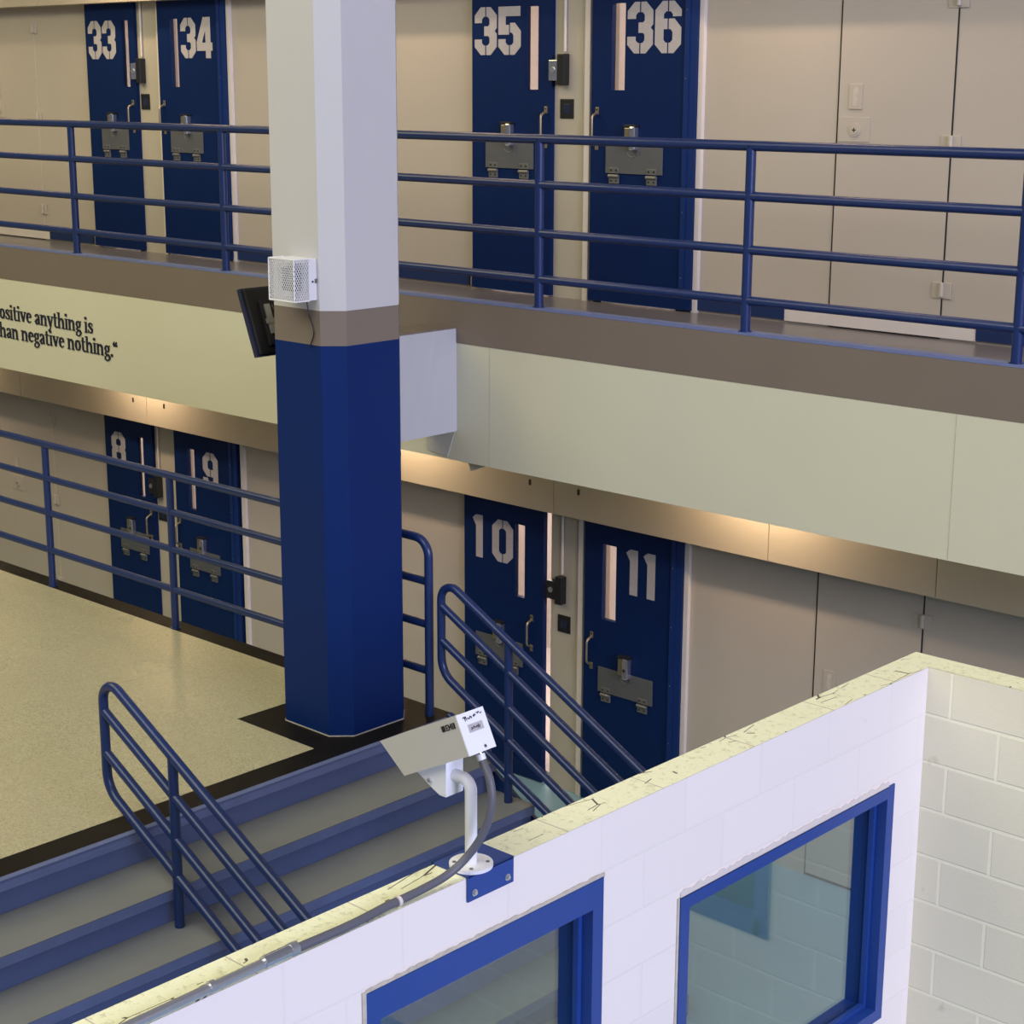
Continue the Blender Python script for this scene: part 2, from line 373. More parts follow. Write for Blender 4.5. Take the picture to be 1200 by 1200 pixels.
# roof slab over the upper walkway (above the picture)
s = MB(); s.box((XL, 8.0, 6.5), (XR, WY+.1, 6.7), M['wall']); struct(s, 'ceiling.001', 'tan soffit over the upper walkway', 'ceiling')

# blue and white baseboards on the upper tier
b = MB()
for x0, x1 in ((-24, -15.7), (-14.42, -13.72), (-11.66, -8.96), (-6.90, -6.21), (-4.89, 2)):
    b.box((x0, WY-.02, UP+.018), (x1, WY, UP+.115), M['bluebase'])
struct(b, 'baseboard_upper', 'blue steel baseboard strip along the upper cell wall', 'baseboard')
b = MB()
for x0, x1 in ((-15.7, -14.42), (-6.21, -4.89)):
    b.box((x0, WY-.016, UP+.012), (x1, WY, UP+.10), M['trim'])
struct(b, 'baseboard_white', 'white baseboard plates under the chase doors', 'baseboard')

# block enclosure: left wall (with windows 1, 2) and right wall (window 3)
TOP = 2.815
WL0, WL1 = -3.475, -3.34
def wall_x(name, openings_, y0, y1, m, zt):
    mb = MB(); y = y0
    for a, c, z0, z1 in openings_:
        mb.box((WL0, y, 0), (WL1, a, zt), m); mb.box((WL0, a, 0), (WL1, c, z0), m); mb.box((WL0, a, z1), (WL1, c, zt), m); y = c
    mb.box((WL0, y, 0), (WL1, y1, zt), m); return mb
W1 = (3.015, 4.02, 1.36, 2.59); W2 = (4.465, 5.83, 1.36, 2.365)
m = wall_x('wall', [W1, W2], .6, 6.198, M['blockL'], TOP-.003)
m.add([(WL0-.002, .6, TOP-.001), (WL1+.001, .6, TOP-.001), (WL1+.001, 6.2, TOP-.001), (WL0-.002, 6.2, TOP-.001)], [(0, 1, 2, 3)], M['coping'])
# ragged thick paint edges over window 2 and caulk round window 1
struct(m, 'wall_left', 'white painted concrete block wall holding two blue framed windows', 'wall')
m = MB()
xa, xb = WL1, 0.6; o3 = (-2.73, -1.5, 1.40, 2.45)
def rw(x0, x1, z0, z1): m.box((x0, 6.063, z0), (x1, 6.2, z1), M['blockR'])
rw(xa, o3[0], 0, TOP-.003); rw(o3[0], o3[1], 0, o3[2]); rw(o3[0], o3[1], o3[3], TOP-.003); rw(o3[1], xb, 0, TOP-.003)
m.add([(WL1+.001, 6.062, TOP-.001), (xb, 6.062, TOP-.001), (xb, 6.2, TOP-.001), (WL1+.001, 6.2, TOP-.001)], [(0, 1, 2, 3)], M['coping'])
struct(m, 'wall_right', 'painted concrete block wall closing the enclosure, toned cream for its warm light', 'wall')
m = MB(); rnd = random.Random(3)
# ragged caulk bead round window 1's frame and thick painted bead above window 2
def bead(y0, y1, z, w, mt, jit, n=26):
    pts = [(y0+(y1-y0)*i/n, z+w*(.55+rnd.random()*jit)) for i in range(n+1)]
    m.prism([(y0, z-.004)]+[(y1, z-.004)]+pts[::-1], 'x', WL1-.001, WL1+.006, mt)
for yj in (2.18, 2.62, 3.06, 3.86, 4.34, 4.86, 5.37, 5.81):
    m.box((WL0-.001, yj, TOP-.001), (WL1+.0006, yj+.004, TOP-.0004), M['caulk'])
bead(3.0, 4.04, 2.607, .009, M['caulk'], .7, 60)
m.box((WL1, 2.985, 1.3), (WL1+.005, 3.0, 2.61), M['caulk'])
bead(4.45, 5.80, 2.38, .026, M['trim'], .5, 70)
m.box((WL1, 4.435, 1.3), (WL1+.004, 4.447, 2.38), M['caulk'])
struct(m, 'trim_3', 'ragged caulk and paint beads above the blue window frames', 'trim')

def window(name, y0, y1, z0, z1, ft, fs, label):
    """hollow metal frame: face ring, deep reveal, glazing stop and one pane; built on the wall x = WL1"""
    o = empty(name, (WL1, (y0+y1)/2, z0)); o['kind'] = 'structure'; o['label'] = label; o['category'] = 'window'
    T = Matrix.Translation((-WL1, -(y0+y1)/2, -z0)); fm = M['framewin']
    def ring(mb, x0, x1, oy0, oy1, oz0, oz1, iy0, iy1, iz0, iz1):
        mb.box((x0, oy0, oz0), (x1, iy0, oz1), fm, T); mb.box((x0, iy1, oz0), (x1, oy1, oz1), fm, T)
        mb.box((x0, iy0, oz0), (x1, iy1, iz0), fm, T); mb.box((x0, iy0, iz1), (x1, iy1, oz1), fm, T)
    a = MB()
    Y0, Y1, Z0, Z1 = y0-.015, y1+.015, z0-.015, z1+.015
    iy0, iy1, iz0, iz1 = y0-.015+fs, y1+.015-fs, z0-.015+fs, z1+.015-ft
    ring(a, WL1-.004, WL1+.006, Y0, Y1, Z0, Z1, iy0, iy1, iz0, iz1)
    ring(a, WL1-.139, WL1-.004, y0+.001, y1-.001, z0+.001, z1-.001, iy0, iy1, iz0, iz1)
    child(a, 'window_frame', o)
    s = MB(); ring(s, WL1-.062, WL1-.040, iy0, iy1, iz0, iz1, iy0+.018, iy1-.018, iz0+.018, iz1-.018); child(s, 'glazing_stop', o)
    g = MB(); g.box((WL1-.075, iy0, iz0), (WL1-.068, iy1, iz1), M['glass'], T); child(g, 'window_pane', o)
    return o
window('window_1', *W1, .10, .052, 'deep blue steel window looking onto the grey stairs')
window('window_2', *W2, .052, .052, 'blue steel window showing the lower floor, by the wall corner')
# window 3 in the right wall
o = empty('window_3', (o3[0], 6.063, o3[2])); o['kind'] = 'structure'; o['label'] = 'blue framed window in the right-hand block wall'; o['category'] = 'window'
T = Matrix.Translation((-o3[0], -6.063, -o3[2])); a = MB()
for q in (((o3[0]-.04, 6.055, o3[2]-.04), (o3[0]+.04, 6.2, o3[3]+.04)), ((o3[1]-.04, 6.055, o3[2]-.04), (o3[1]+.04, 6.2, o3[3]+.04)), ((o3[0], 6.055, o3[2]-.04), (o3[1], 6.2, o3[2]+.04)), ((o3[0], 6.055, o3[3]-.04), (o3[1], 6.2, o3[3]+.04))):
    a.box(*q, M['framewin'], T)
child(a, 'window_frame', o)
g = MB(); g.box((o3[0], 6.125, o3[2]), (o3[1], 6.132, o3[3]), M['darkglass'], T); child(g, 'window_pane', o)

# stairs
NX = [-7.16, -6.805, -6.49, -6.19, -5.90, -5.62, -5.34]; RI = PL/7
stair = empty('staircase', (-6.3, 7.2, 0), label='wide slate-blue staircase with grey treads below the beige floor', category='stairs')
TS = Matrix.Translation((6.3, -7.2, 0))
for i in range(7):
    z = PL-RI*i; x = NX[i]
    a = MB(); a.box(((NX[i-1]-.03 if i else -7.22), -3, 0), (x-.030, 7.2, z-.004), M['riser'], TS); child(a, 'riser', stair, label='slate-blue riser')
    if i: a = MB(); a.box((NX[i-1]-.028, -3, z-.004), (x, 7.2, z), M['tread'], TS); child(a, 'tread', stair, label='grey painted tread')
    # rounded nosing lip over a set-back riser; colour lightened for light it catches
    a = MB(); a.prism([(x-.03, z-.0042), (x-.004, z-.0042), (x, z-.010), (x, z-.058), (x-.006, z-.066), (x-.03, z-.066)], 'y', -3, 7.2, M['edge'], TS)
    if not i: a.box((-7.20, -3, PL-.012), (-7.16, 7.2, PL), M['riser'], TS)
    child(a, 'nosing', stair, label='blue nosing, toned lighter as the lit lip')
a = MB(); a.prism([(-7.2, 0), (NX[6], 0), (NX[6], .12), (-7.2+.05, PL-.05), (-7.2, PL-.05)], 'y', 7.2, 7.225, M['doorrail'], TS); child(a, 'stringer', stair, label='dark blue side stringer')

# column with beam and painted bands
def octo(c=.105, g=0):
    x0, x1, y0, y1 = -7.97-g, -7.363+g, 6.458-g, 7.07+g
    return [(x0+c, y0), (x1-c, y0), (x1, y0+c), (x1, y1-c), (x1-c, y1), (x0+c, y1), (x0, y1-c), (x0, y0+c)]
cx, cy = -7.6665, 6.764
TC = Matrix.Translation((-cx, -cy, -PL))
col = empty('column', (cx, cy, PL), label='octagonal column painted white, brown and blue standing on black tile', category='column')
a = MB(); a.prism(octo(), 'z', PL, 3.647, M['colblue'], TC); child(a, 'blue_shaft', col, label='blue lower shaft')
a = MB(); a.prism(octo(), 'z', 3.647, 3.845, M['brown'], TC); child(a, 'brown_band', col, label='brown painted band')
a = MB(); a.prism(octo(), 'z', 3.845, 8.5, M['colwhite'], TC); child(a, 'white_shaft', col, label='white upper shaft')
# faint joint line down the chamfer corner and base bead
a = MB(); a.prism(octo(.105, .003), 'z', PL, PL+.006, M['caulk'], TC); child(a, 'base_bead', col)
bmx = MB(); bmx.box((-8.29, 6.90, 2.855), (-8.018, FY, 3.535), M['colwhite']); bmx.box((-8.29, 6.90, 3.535), (-8.018, FY, 3.545), M['brown'])
bmx.box((-8.29, 6.90, 2.9), (-7.95, 6.97, 3.5), M['colwhite'])
bmx.prism([(-8.30, 2.856), (-8.03, 2.856), (-8.10, 2.672), (-8.28, 2.69)], 'y', FY-.008, FY-.001, M['lampbody'])  # grey plate put in for the shadow patch below the beam
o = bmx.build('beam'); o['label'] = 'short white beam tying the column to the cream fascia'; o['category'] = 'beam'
g = MB(); g.prism([(-8.03, 2.70), (-7.82, 2.70), (-7.86, 2.625), (-7.98, 2.575)], 'y', 8.19, 8.23, M['lampbody'])
o = g.build('hanger_bracket'); o['label'] = 'small grey bracket tip poking out below the cream fascia'; o['category'] = 'bracket'

# ================================================================== THINGS
# ---- railings
def pipe_railing(name, y, zb, tops, r, posts, x0, x1, label, group=None, endloop=False):
    o = empty(name, ((x0+x1)/2, y, zb), label=label, category='railing')
    T = Matrix.Translation((-(x0+x1)/2, -y, -zb))
    for i, z in enumerate(tops):
        a = MB()
        if i == 0 and endloop:
            pts = fillet([(x0, y, z), (x1, y, z), (x1, y, zb)], .11, 8)
            a.tube(pts, r, M['rail'], 14, tx=T); child(a, 'top_rail', o)
        else:
            a.tube([(x0, y, z), (x1, y, z)], r if i == 0 else r*.93, M['rail'], 14, tx=T); child(a, 'top_rail' if i == 0 else 'rail', o)
    for x in posts:
        a = MB(); a.tube([(x, y, zb), (x, y, tops[0])], r, M['rail'], 14, tx=T); a.tube([(x, y, zb), (x, y, zb+.006)], r*1.35, M['rail'], 14, tx=T); child(a, 'post', o)
    return o
pipe_railing('railing', 8.135, 3.73, [4.757, 4.483, 4.188, 3.905], .0285, [-14.2, -12.39, -10.45, -8.9, -7.33, -5.76, -4.10, -2.5], -18, 1,
             'long blue pipe railing along the edge of the upper walkway')
pipe_railing('railing', 7.124, PL, [2.428, 2.165, 1.895, 1.60], .027, [-14.6, -13.0, -11.43, -9.87, -8.35], -20, -7.295,
             'blue pipe railing along the far edge of the beige floor, curved at its end', endloop=True)

def handrail(name, y, xn, ztop, dz, xpost, zfoot, xe, slope, label, low=None, rtop=.18):
    """sloping stair rail: newel loop, four sloping pipes, one post.  dz = heights of the pipes at xpost"""
    r = .0255; o = empty(name, (xpost, y, zfoot), label=label, category='handrail'); T = Matrix.Translation((-xpost, -y, -zfoot))
    L = lambda x, z: z - slope*(x-xpost)
    a = MB(); pts = [(xe, y, L(xe, dz[0])), (xn, y, L(xn, dz[0])), (xn, y, L(xn, dz[3])), (xe, y, L(xe, dz[3]))]
    # newel with a tight bend above and a wide bend below
    p = [Vector(q) for q in pts]
    top = fillet([p[0], p[1], (p[1]+p[2])/2], rtop, 12); bot = fillet([(p[1]+p[2])/2, p[2], p[3]], .16, 8)
    a.tube(top+bot[1:], r, M['rail'], 14, tx=T); child(a, 'loop_rail', o)
    for z in dz[1:3]:
        b = MB(); b.tube([(xn, y, L(xn, z)), (xe, y, L(xe, z))], r*.95, M['rail'], 14, tx=T); child(b, 'rail', o)
    b = MB(); b.tube([(xpost, y, zfoot), (xpost, y, dz[0])], r, M['rail'], 14, tx=T); child(b, 'post', o)
    x2 = xe                                   # the lower post by the foot of the stairs
    b = MB(); b.tube([(x2, y, RI), (x2, y, L(x2, dz[0]))], r, M['rail'], 14, tx=T); child(b, 'post', o)
    if low:
        b = MB(); b.tube([(low[0], y, low[1]), (low[2], y, low[3])], r*.95, M['rail'], 14, tx=T); child(b, 'rail', o)
    return o
handrail('handrail', 4.821, -7.33, 0, (1.855, 1.645, 1.417, 1.215), -6.755, PL-2*RI, -5.50, .535,
         'blue stair handrail standing free in the middle of the stairs')
handrail('handrail', 7.12, -7.185, 0, (1.937, 1.752, 1.535, 1.330), -6.63, PL-2*RI, -5.50, .525,
         'blue stair handrail at the far end of the stairs, before doors 10 and 11', low=(-7.12, 1.36, -5.5, .55), rtop=.13)

# ---- cell doors
STROKES = {
 '0': ([[(.295,.895),(.215,.895),(.105,.785),(.105,.215),(.215,.105),(.295,.105)], [(.325,.895),(.405,.895),(.515,.785),(.515,.215),(.405,.105),(.325,.105)]], .62),
 '1': ([[(.21,0),(.21,1)], [(.16,.92),(.11,.86),(.06,.83)]], .34),
 '3': ([[(.105,.67),(.105,.785),(.215,.895),(.295,.895)], [(.325,.895),(.405,.895),(.515,.785),(.515,.60),(.42,.50),(.515,.40),(.515,.215),(.405,.105),(.325,.105)], [(.295,.105),(.215,.105),(.105,.215),(.105,.33)], [(.27,.50),(.45,.50)]], .62),
 '4': ([[(.45,0),(.45,1)], [(.37,.97),(.08,.33)], [(0,.28),(.62,.28)]], .62),
 '5': ([[(.60,.895),(.105,.895),(.105,.52),(.295,.52)], [(.325,.56),(.41,.56),(.515,.45),(.515,.215),(.405,.105),(.325,.105)], [(.295,.105),(.215,.105),(.105,.215),(.105,.33)]], .62),
 '6': ([[(.295,.895),(.215,.895),(.105,.785),(.105,.215),(.215,.105),(.295,.105)], [(.325,.895),(.405,.895),(.515,.785),(.515,.70)], [(.325,.56),(.41,.56),(.515,.45),(.515,.215),(.405,.105),(.325,.105)], [(.15,.56),(.295,.56)]], .62),
 '8': ([[(.295,.895),(.215,.895),(.105,.785),(.105,.60),(.17,.51),(.105,.42),(.105,.215),(.215,.105),(.295,.105)], [(.325,.895),(.405,.895),(.515,.785),(.515,.60),(.45,.51),(.515,.42),(.515,.215),(.405,.105),(.325,.105)], [(.17,.51),(.295,.51)], [(.325,.51),(.45,.51)]], .62),
}
STROKES['9'] = ([[(.62-x, 1-y) for x, y in p] for p in STROKES['6'][0]], .62)
WORDS = {'0': 'zero', '1': 'one', '3': 'three', '4': 'four', '5': 'five', '6': 'six', '8': 'eight', '9': 'nine'}
def cell_door(idx, num, kind, x0, x1, zb, numx, winx, flapx, lockx, handx, label, digw=.215, kick=False, skip=0):
    """x0..x1 door leaf; kind 'L' or 'R' of a pair; zb floor height. All x are world positions on the wall."""
    yl = WY-.045; q_ = yl/WY
    x0, x1, numx, lockx, handx = [v*q_ for v in (x0, x1, numx, lockx, handx)]; winx = [v*q_ for v in winx]; flapx = [v*q_ for v in flapx]
    o = empty('door_%d' % idx, ((x0+x1)/2, yl, zb)); o['kind'] = 'structure'; o['label'] = label; o['category'] = 'cell door'
    T = Matrix.Translation((-(x0+x1)/2, -yl, -zb)); tz = zb+2.13
    w0, w1 = winx; wz0, wz1 = zb+1.405, zb+1.955
    fr = .022
    p = MB()       # leaf around the vision slot
    p.box((x0, yl, zb+.012), (w0, WY-.004, tz), M['door'], T); p.box((w1, yl, zb+.012), (x1, WY-.004, tz), M['door'], T)
    p.box((w0, yl, zb+.012), (w1, WY-.004, wz0), M['door'], T); p.box((w0, yl, wz1), (w1, WY-.004, tz), M['door'], T)
    for xx in ((w0, w0+.006), (w1-.006, w1)): p.box((xx[0], yl+.001, wz0), (xx[1], WY-.004, wz1), M['door'], T)
    child(p, 'door_leaf', o)
    g = MB(); g.box((w0, yl+.012, wz0), (w1, yl+.017, wz1), M['pane'], T); child(g, 'vision_pane', o, label='tall narrow glazed vision slot')
    k = MB()       # kick plate with screws
    k.box((x0+(-.02 if kick else .0), yl-.008, zb+.012), (x1, yl, zb+.15), M['door'], T)
    for i in range(4):
        xx = x0+.06+(x1-x0-.12)*i/3; k.disc((xx, yl-.008, zb+.13), 'y', .005, -.004, M['chrome'], 8, T)
    child(k, 'kick_plate', o)
    if kind == 'R':
        r = MB(); r.box((x1-.095, yl-.012, zb+.15), (x1-.058, yl, tz), M['doorrail'], T); r.box((x1-.058, yl-.004, zb+.05), (x1, yl, tz), M['doorrail'], T)
        for i in range(5): r.disc((x1-.078, yl-.012, zb+.22+i*.42), 'y', .004, -.003, M['chrome'], 8, T)
        child(r, 'edge_guard', o, label='brighter blue edge guard with screws')
    # stencilled digits
    H = .325; xx = numx; zz = zb+1.635
    for ch in num:
        st_, wd = STROKES[ch]; sc = digw/.62
        d = MB()
        for pi, path in enumerate(st_):
            ribbon(d, path, .20, M['stencil'], yl-.0002*pi, .0012, lambda q, X=xx, Z=zz: (X+q[0]*sc-(x0+x1)/2, Z+q[1]*H-zb))
        for i, v in enumerate(d.v): d.v[i] = (v[0], v[1]-yl, v[2])
        child(d, 'digit_'+WORDS[ch], o, label='white stencilled %s' % ch)
        xx += wd*sc + (.012 if num != '10' and num != '11' else (.085 if num == '10' else .035))
    # pull handle
    h = MB(); zt = zb+1.27; pts = fillet([(handx, yl-.004, zt-.01), (handx, yl-.055, zt-.035), (handx, yl-.055, zt-.195), (handx, yl-.004, zt-.22)], .03, 5)
    h.tube(pts, [.008]+[.0085]*(len(pts)-2)+[.008], M['brass'], 10, tx=T)
    for z in (zt, zt-.23): h.bbox((handx-.014, yl-.006, z-.024), (handx+.014, yl, z+.024), M['brass'], .002, T); h.disc((handx, yl-.006, z+.008), 'y', .005, -.002, M['dark'], 8, T)
    child(h, 'pull_handle', o, label='worn brass pull handle')
    # food slot flap, hinges and lock
    f0, f1 = flapx; fz0, fz1 = zb+.868, zb+1.052
    f = MB(); f.bbox((f0, yl-.010, fz0), (f1, yl-.001, fz1), M['plate'], .002, T)
    lcx = lockx; f.tube([(lcx+.045*math.cos(a), yl-.011, fz1-.035+.04*math.sin(a)) for a in [-PI+PI*i/10 for i in range(11)]], .003, M['hinge'], 6, tx=T)
    fl = child(f, 'food_slot_flap', o, label='grey steel food slot flap')
    for cxh in (f0+.075, f1-.085):
        h = MB()
        for z in (fz0+.012, fz0-.055):
            h.bbox((cxh-.040, yl-.014, z-.012), (cxh+.040, yl-.008 if z > fz0 else yl, z+.026), M['hinge'], .002, T)
            for sx in (-.022, .022): h.disc((cxh+sx, yl-.014, z+.008), 'y', .007, -.002, M['dark'], 8, T)
        h.tube([(cxh-.042, yl-.014, fz0-.018), (cxh+.042, yl-.014, fz0-.018)], .012, M['hinge'], 10, tx=T)
        child(h, 'flap_hinge', fl)
    l = MB(); lz = fz1+.0
    l.bbox((lcx-.045, yl-.045, lz-.005), (lcx-.002, yl, lz+.115), M['brass'], .006, T)
    l.bbox((lcx-.002, yl-.055, lz-.030), (lcx+.045, yl, lz+.125), M['chrome'], .012, T)
    l.disc((lcx+.02, yl-.055, lz+.04), 'y', .011, -.004, M['dark'], 12, T)
    l.bbox((lcx-.05, yl-.05, lz+.118), (lcx+.05, yl, lz+.134), M['dark'], .003, T)
    child(l, 'slot_lock', o, label='chrome slot lock with a black cap')
    return o
UZ = UP
# left doors of each pair: x0, x1 ; windows near the meeting post
cell_door(1, '35', 'L', -8.94, -8.185, UZ, -8.915, (-8.425, -8.305), (-8.80, -8.345), -8.575, -8.235, 'blue cell door stencilled 35 on the upper tier')
cell_door(2, '36', 'R', -7.83, -6.955, UZ, -7.53, (-7.665, -7.54), (-7.69, -7.21), -7.46, -7.775, 'blue cell door stencilled 36, last door of the upper tier')
cell_door(3, '33', 'L', -13.70, -12.975, UZ, -13.66, (-13.165, -13.055), (-13.51, -13.11), -13.32, -13.03, 'blue cell door stencilled 33 on the upper tier', digw=.20)
cell_door(4, '34', 'R', -12.64, -11.73, UZ, -12.32, (-12.47, -12.355), (-12.50, -12.06), -12.26, -12.58, 'blue cell door stencilled 34, left of the column on the upper tier', digw=.205)
cell_door(5, '10', 'L', -9.03, -8.225, 0, -8.945, (-8.515, -8.405), (-8.905, -8.42), -8.65, -8.335, 'blue cell door stencilled 10, slid slightly open behind the far stair rail')
cell_door(6, '11', 'R', -7.83, -6.955, 0, -7.455, (-7.672, -7.535), (-7.685, -7.19), -7.43, -7.755, 'blue cell door stencilled 11 on the lower tier')
cell_door(7, '8', 'L', -13.72, -12.985, 0, -13.62, (-13.22, -13.12), (-13.53, -13.09), -13.33, -13.045, 'blue cell door stencilled 8 on the lower tier', digw=.22)
cell_door(8, '9', 'R', -12.655, -11.77, 0, -12.245, (-12.475, -12.36), (-12.47, -12.04), -12.27, -12.61, 'blue cell door stencilled 9, lower tier beside the column', digw=.215)

# ---- intercoms, conduits and call plates on the posts
def post_fittings(x, zb, w, pal):
    """x = post centre"""
    o = empty('intercom', (x, WY-.012, zb+1.44), label=w[0], category='intercom')
    o['group'] = 'intercoms on the door posts'
    T = Matrix.Translation((-x, -(WY-.012), -(zb+1.44)))
    a = MB(); a.bbox((x-.105, WY-.075, zb+1.465), (x-.030, WY-.012, zb+1.60), M['chrome'] if pal else M['dark'], .005, T)
    a.disc((x-.068, WY-.075, zb+1.535), 'y', .02, -.006, M['steel'], 14, T); child(a, 'switch_box', o, label='metal face' if pal else 'dark metal face')
    a = MB(); a.bbox((x-.030, WY-.075, zb+1.435), (x+.030, WY-.012, zb+1.64), M['dark'], .006, T); child(a, 'black_housing', o, label='black housing')
    a = MB(); a.tube([(x, WY-.025, zb+1.655), (x, WY-.025, zb+2.135)], .010, M['trim'], 10, tx=T); child(a, 'conduit', o, label='white surface conduit')
    o = empty('speaker_plate', (x+.012, WY-.012, zb+1.21), label=w[1], category='wall plate')
    o['group'] = 'speaker plates on the door posts'
    T = Matrix.Translation((-x-.012, -(WY-.012), -(zb+1.21)))
    a = MB(); a.bbox((x-.046, WY-.02, zb+1.215), (x+.074, WY-.012, zb+1.345), M['dark'], .004, T); child(a, 'face_plate', o)
    a = MB(); a.bbox((x-.018, WY-.0225, zb+1.25), (x+.046, WY-.0195, zb+1.31), M['tvblue'], .001, T)
    child(a, 'speaker_grille', o)
post_fittings(-8.045, UZ, ('intercom box with white conduit on the post between doors 35 and 36', 'black speaker plate below the intercom between doors 35 and 36'), True)
post_fittings(-8.02, 0, ('intercom box with white conduit on the post between doors 10 and 11', 'black speaker plate below the intercom between doors 10 and 11'), False)
post_fittings(-12.84, UZ, ('intercom box with conduit on the post between doors 33 and 34', 'black speaker plate below the intercom between doors 33 and 34'), True)
post_fittings(-12.86, 0, ('intercom box with conduit on the post between doors 8 and 9', 'black speaker plate below the intercom between doors 8 and 9'), False)

# ---- chase (service) doors, flush tan
def chase_door(idx, x0, x1, zb, label):
    o = empty('door_%d' % idx, ((x0+x1)/2, WY, zb)); o['kind'] = 'structure'; o['label'] = label; o['category'] = 'service door'
    xm = (x0+x1)/2; T = Matrix.Translation((-xm, -WY, -zb))
    a = MB(); a.box((x0+.005, WY-.004, zb+.02), (x1-.005, WY, zb+2.9 if zb else 2.12), M['wall'], T); child(a, 'door_leaf', o)
    a = MB(); sm = 'dark' if x0 > -10 else 'caulk'
    for x in (x0, x1): a.box((x-.004, WY-.0045, zb+.005), (x+.004, WY+.001, zb+2.9 if zb else zb+2.12), M[sm], T)
    a.box((x0, WY-.006, zb+.003), (x1, WY-.0005, zb+.02), M['dark'], T)
    child(a, 'shadow_gap', o, label='dark seam')
    a = MB(); a.bbox((x0+.075, WY-.010, zb+1.305), (x0+.165, WY-.004, zb+1.45), M['wall'], .002, T); a.box((x0+.105, WY-.0115, zb+1.325), (x0+.135, WY-.010, zb+1.43), M['caulk'], T)
    child(a, 'pull_recess', o)
    a = MB(); a.bbox((x0+.01, WY-.009, zb+1.115), (x0+.225, WY-.004, zb+1.26), M['wall'], .002, T); a.disc((x0+.125, WY-.008, zb+1.185), 'y', .040, -.006, M['wall'], 24, T)
    a.disc((x0+.125, WY-.013, zb+1.185), 'y', .026, -.004, M['mullion'], 20, T); a.box((x0+.112, WY-.018, zb+1.182), (x0+.138, WY-.0165, zb+1.188), M['dark'], T); a.box((x0+.122, WY-.0185, zb+1.172), (x0+.127, WY-.0165, zb+1.198), M['dark'], T)
    child(a, 'lock_plate', o)
    for z in (.285, 1.12, 1.915):
        a = MB(); a.bbox((x1-.065, WY-.010, zb+z-.047), (x1+.06, WY-.002, zb+z+.047), M['wall'], .002, T); a.tube([(x1, WY-.016, zb+z-.035), (x1, WY-.016, zb+z+.045)], .014, M['mullion'], 12, tx=T)
        child(a, 'hinge', o)
chase_door(9, -5.895, -5.13, UZ, 'flush tan service door with three hinges right of door 36')
chase_door(10, -5.88, -5.12, 0, 'flush tan service door on the lower tier, partly behind the block wall')
chase_door(11, -15.30, -14.52, UZ, 'flush tan service door at the left of door 33')
chase_door(12, -15.40, -14.60, 0, 'flush tan service door at the left of door 8')

# ---- lamps under the walkway and above the upper tier
def tier_lamp(x, y, z, power, label):
    o = empty('soffit_lamp', (x, y, z), label=label, category='lamp'); o['group'] = 'lamps hidden up under the walkways'
    a = MB(); a.bbox((-.20, -.05, -.03), (.20, .05, .03), M['lampbody'], .006); child(a, 'lamp_housing', o)
    a = MB(); a.box((-.18, .05, -.022), (.18, .053, .022), M['lens']); child(a, 'lamp_lens', o)
    l = area('lamp_light', (x, y+.07, z-.01), (x, y+.42, z-.42), .6, .06, power, (1, .74, .50))
LB = 'small wall lamp tucked up under the walkway soffit'
for x in (-16.1, -12.75, -9.45, -6.2, -3.0):
    tier_lamp(x, 8.66, 2.81, 12, LB)
    tier_lamp(x, 8.66, 6.45, 16, LB)

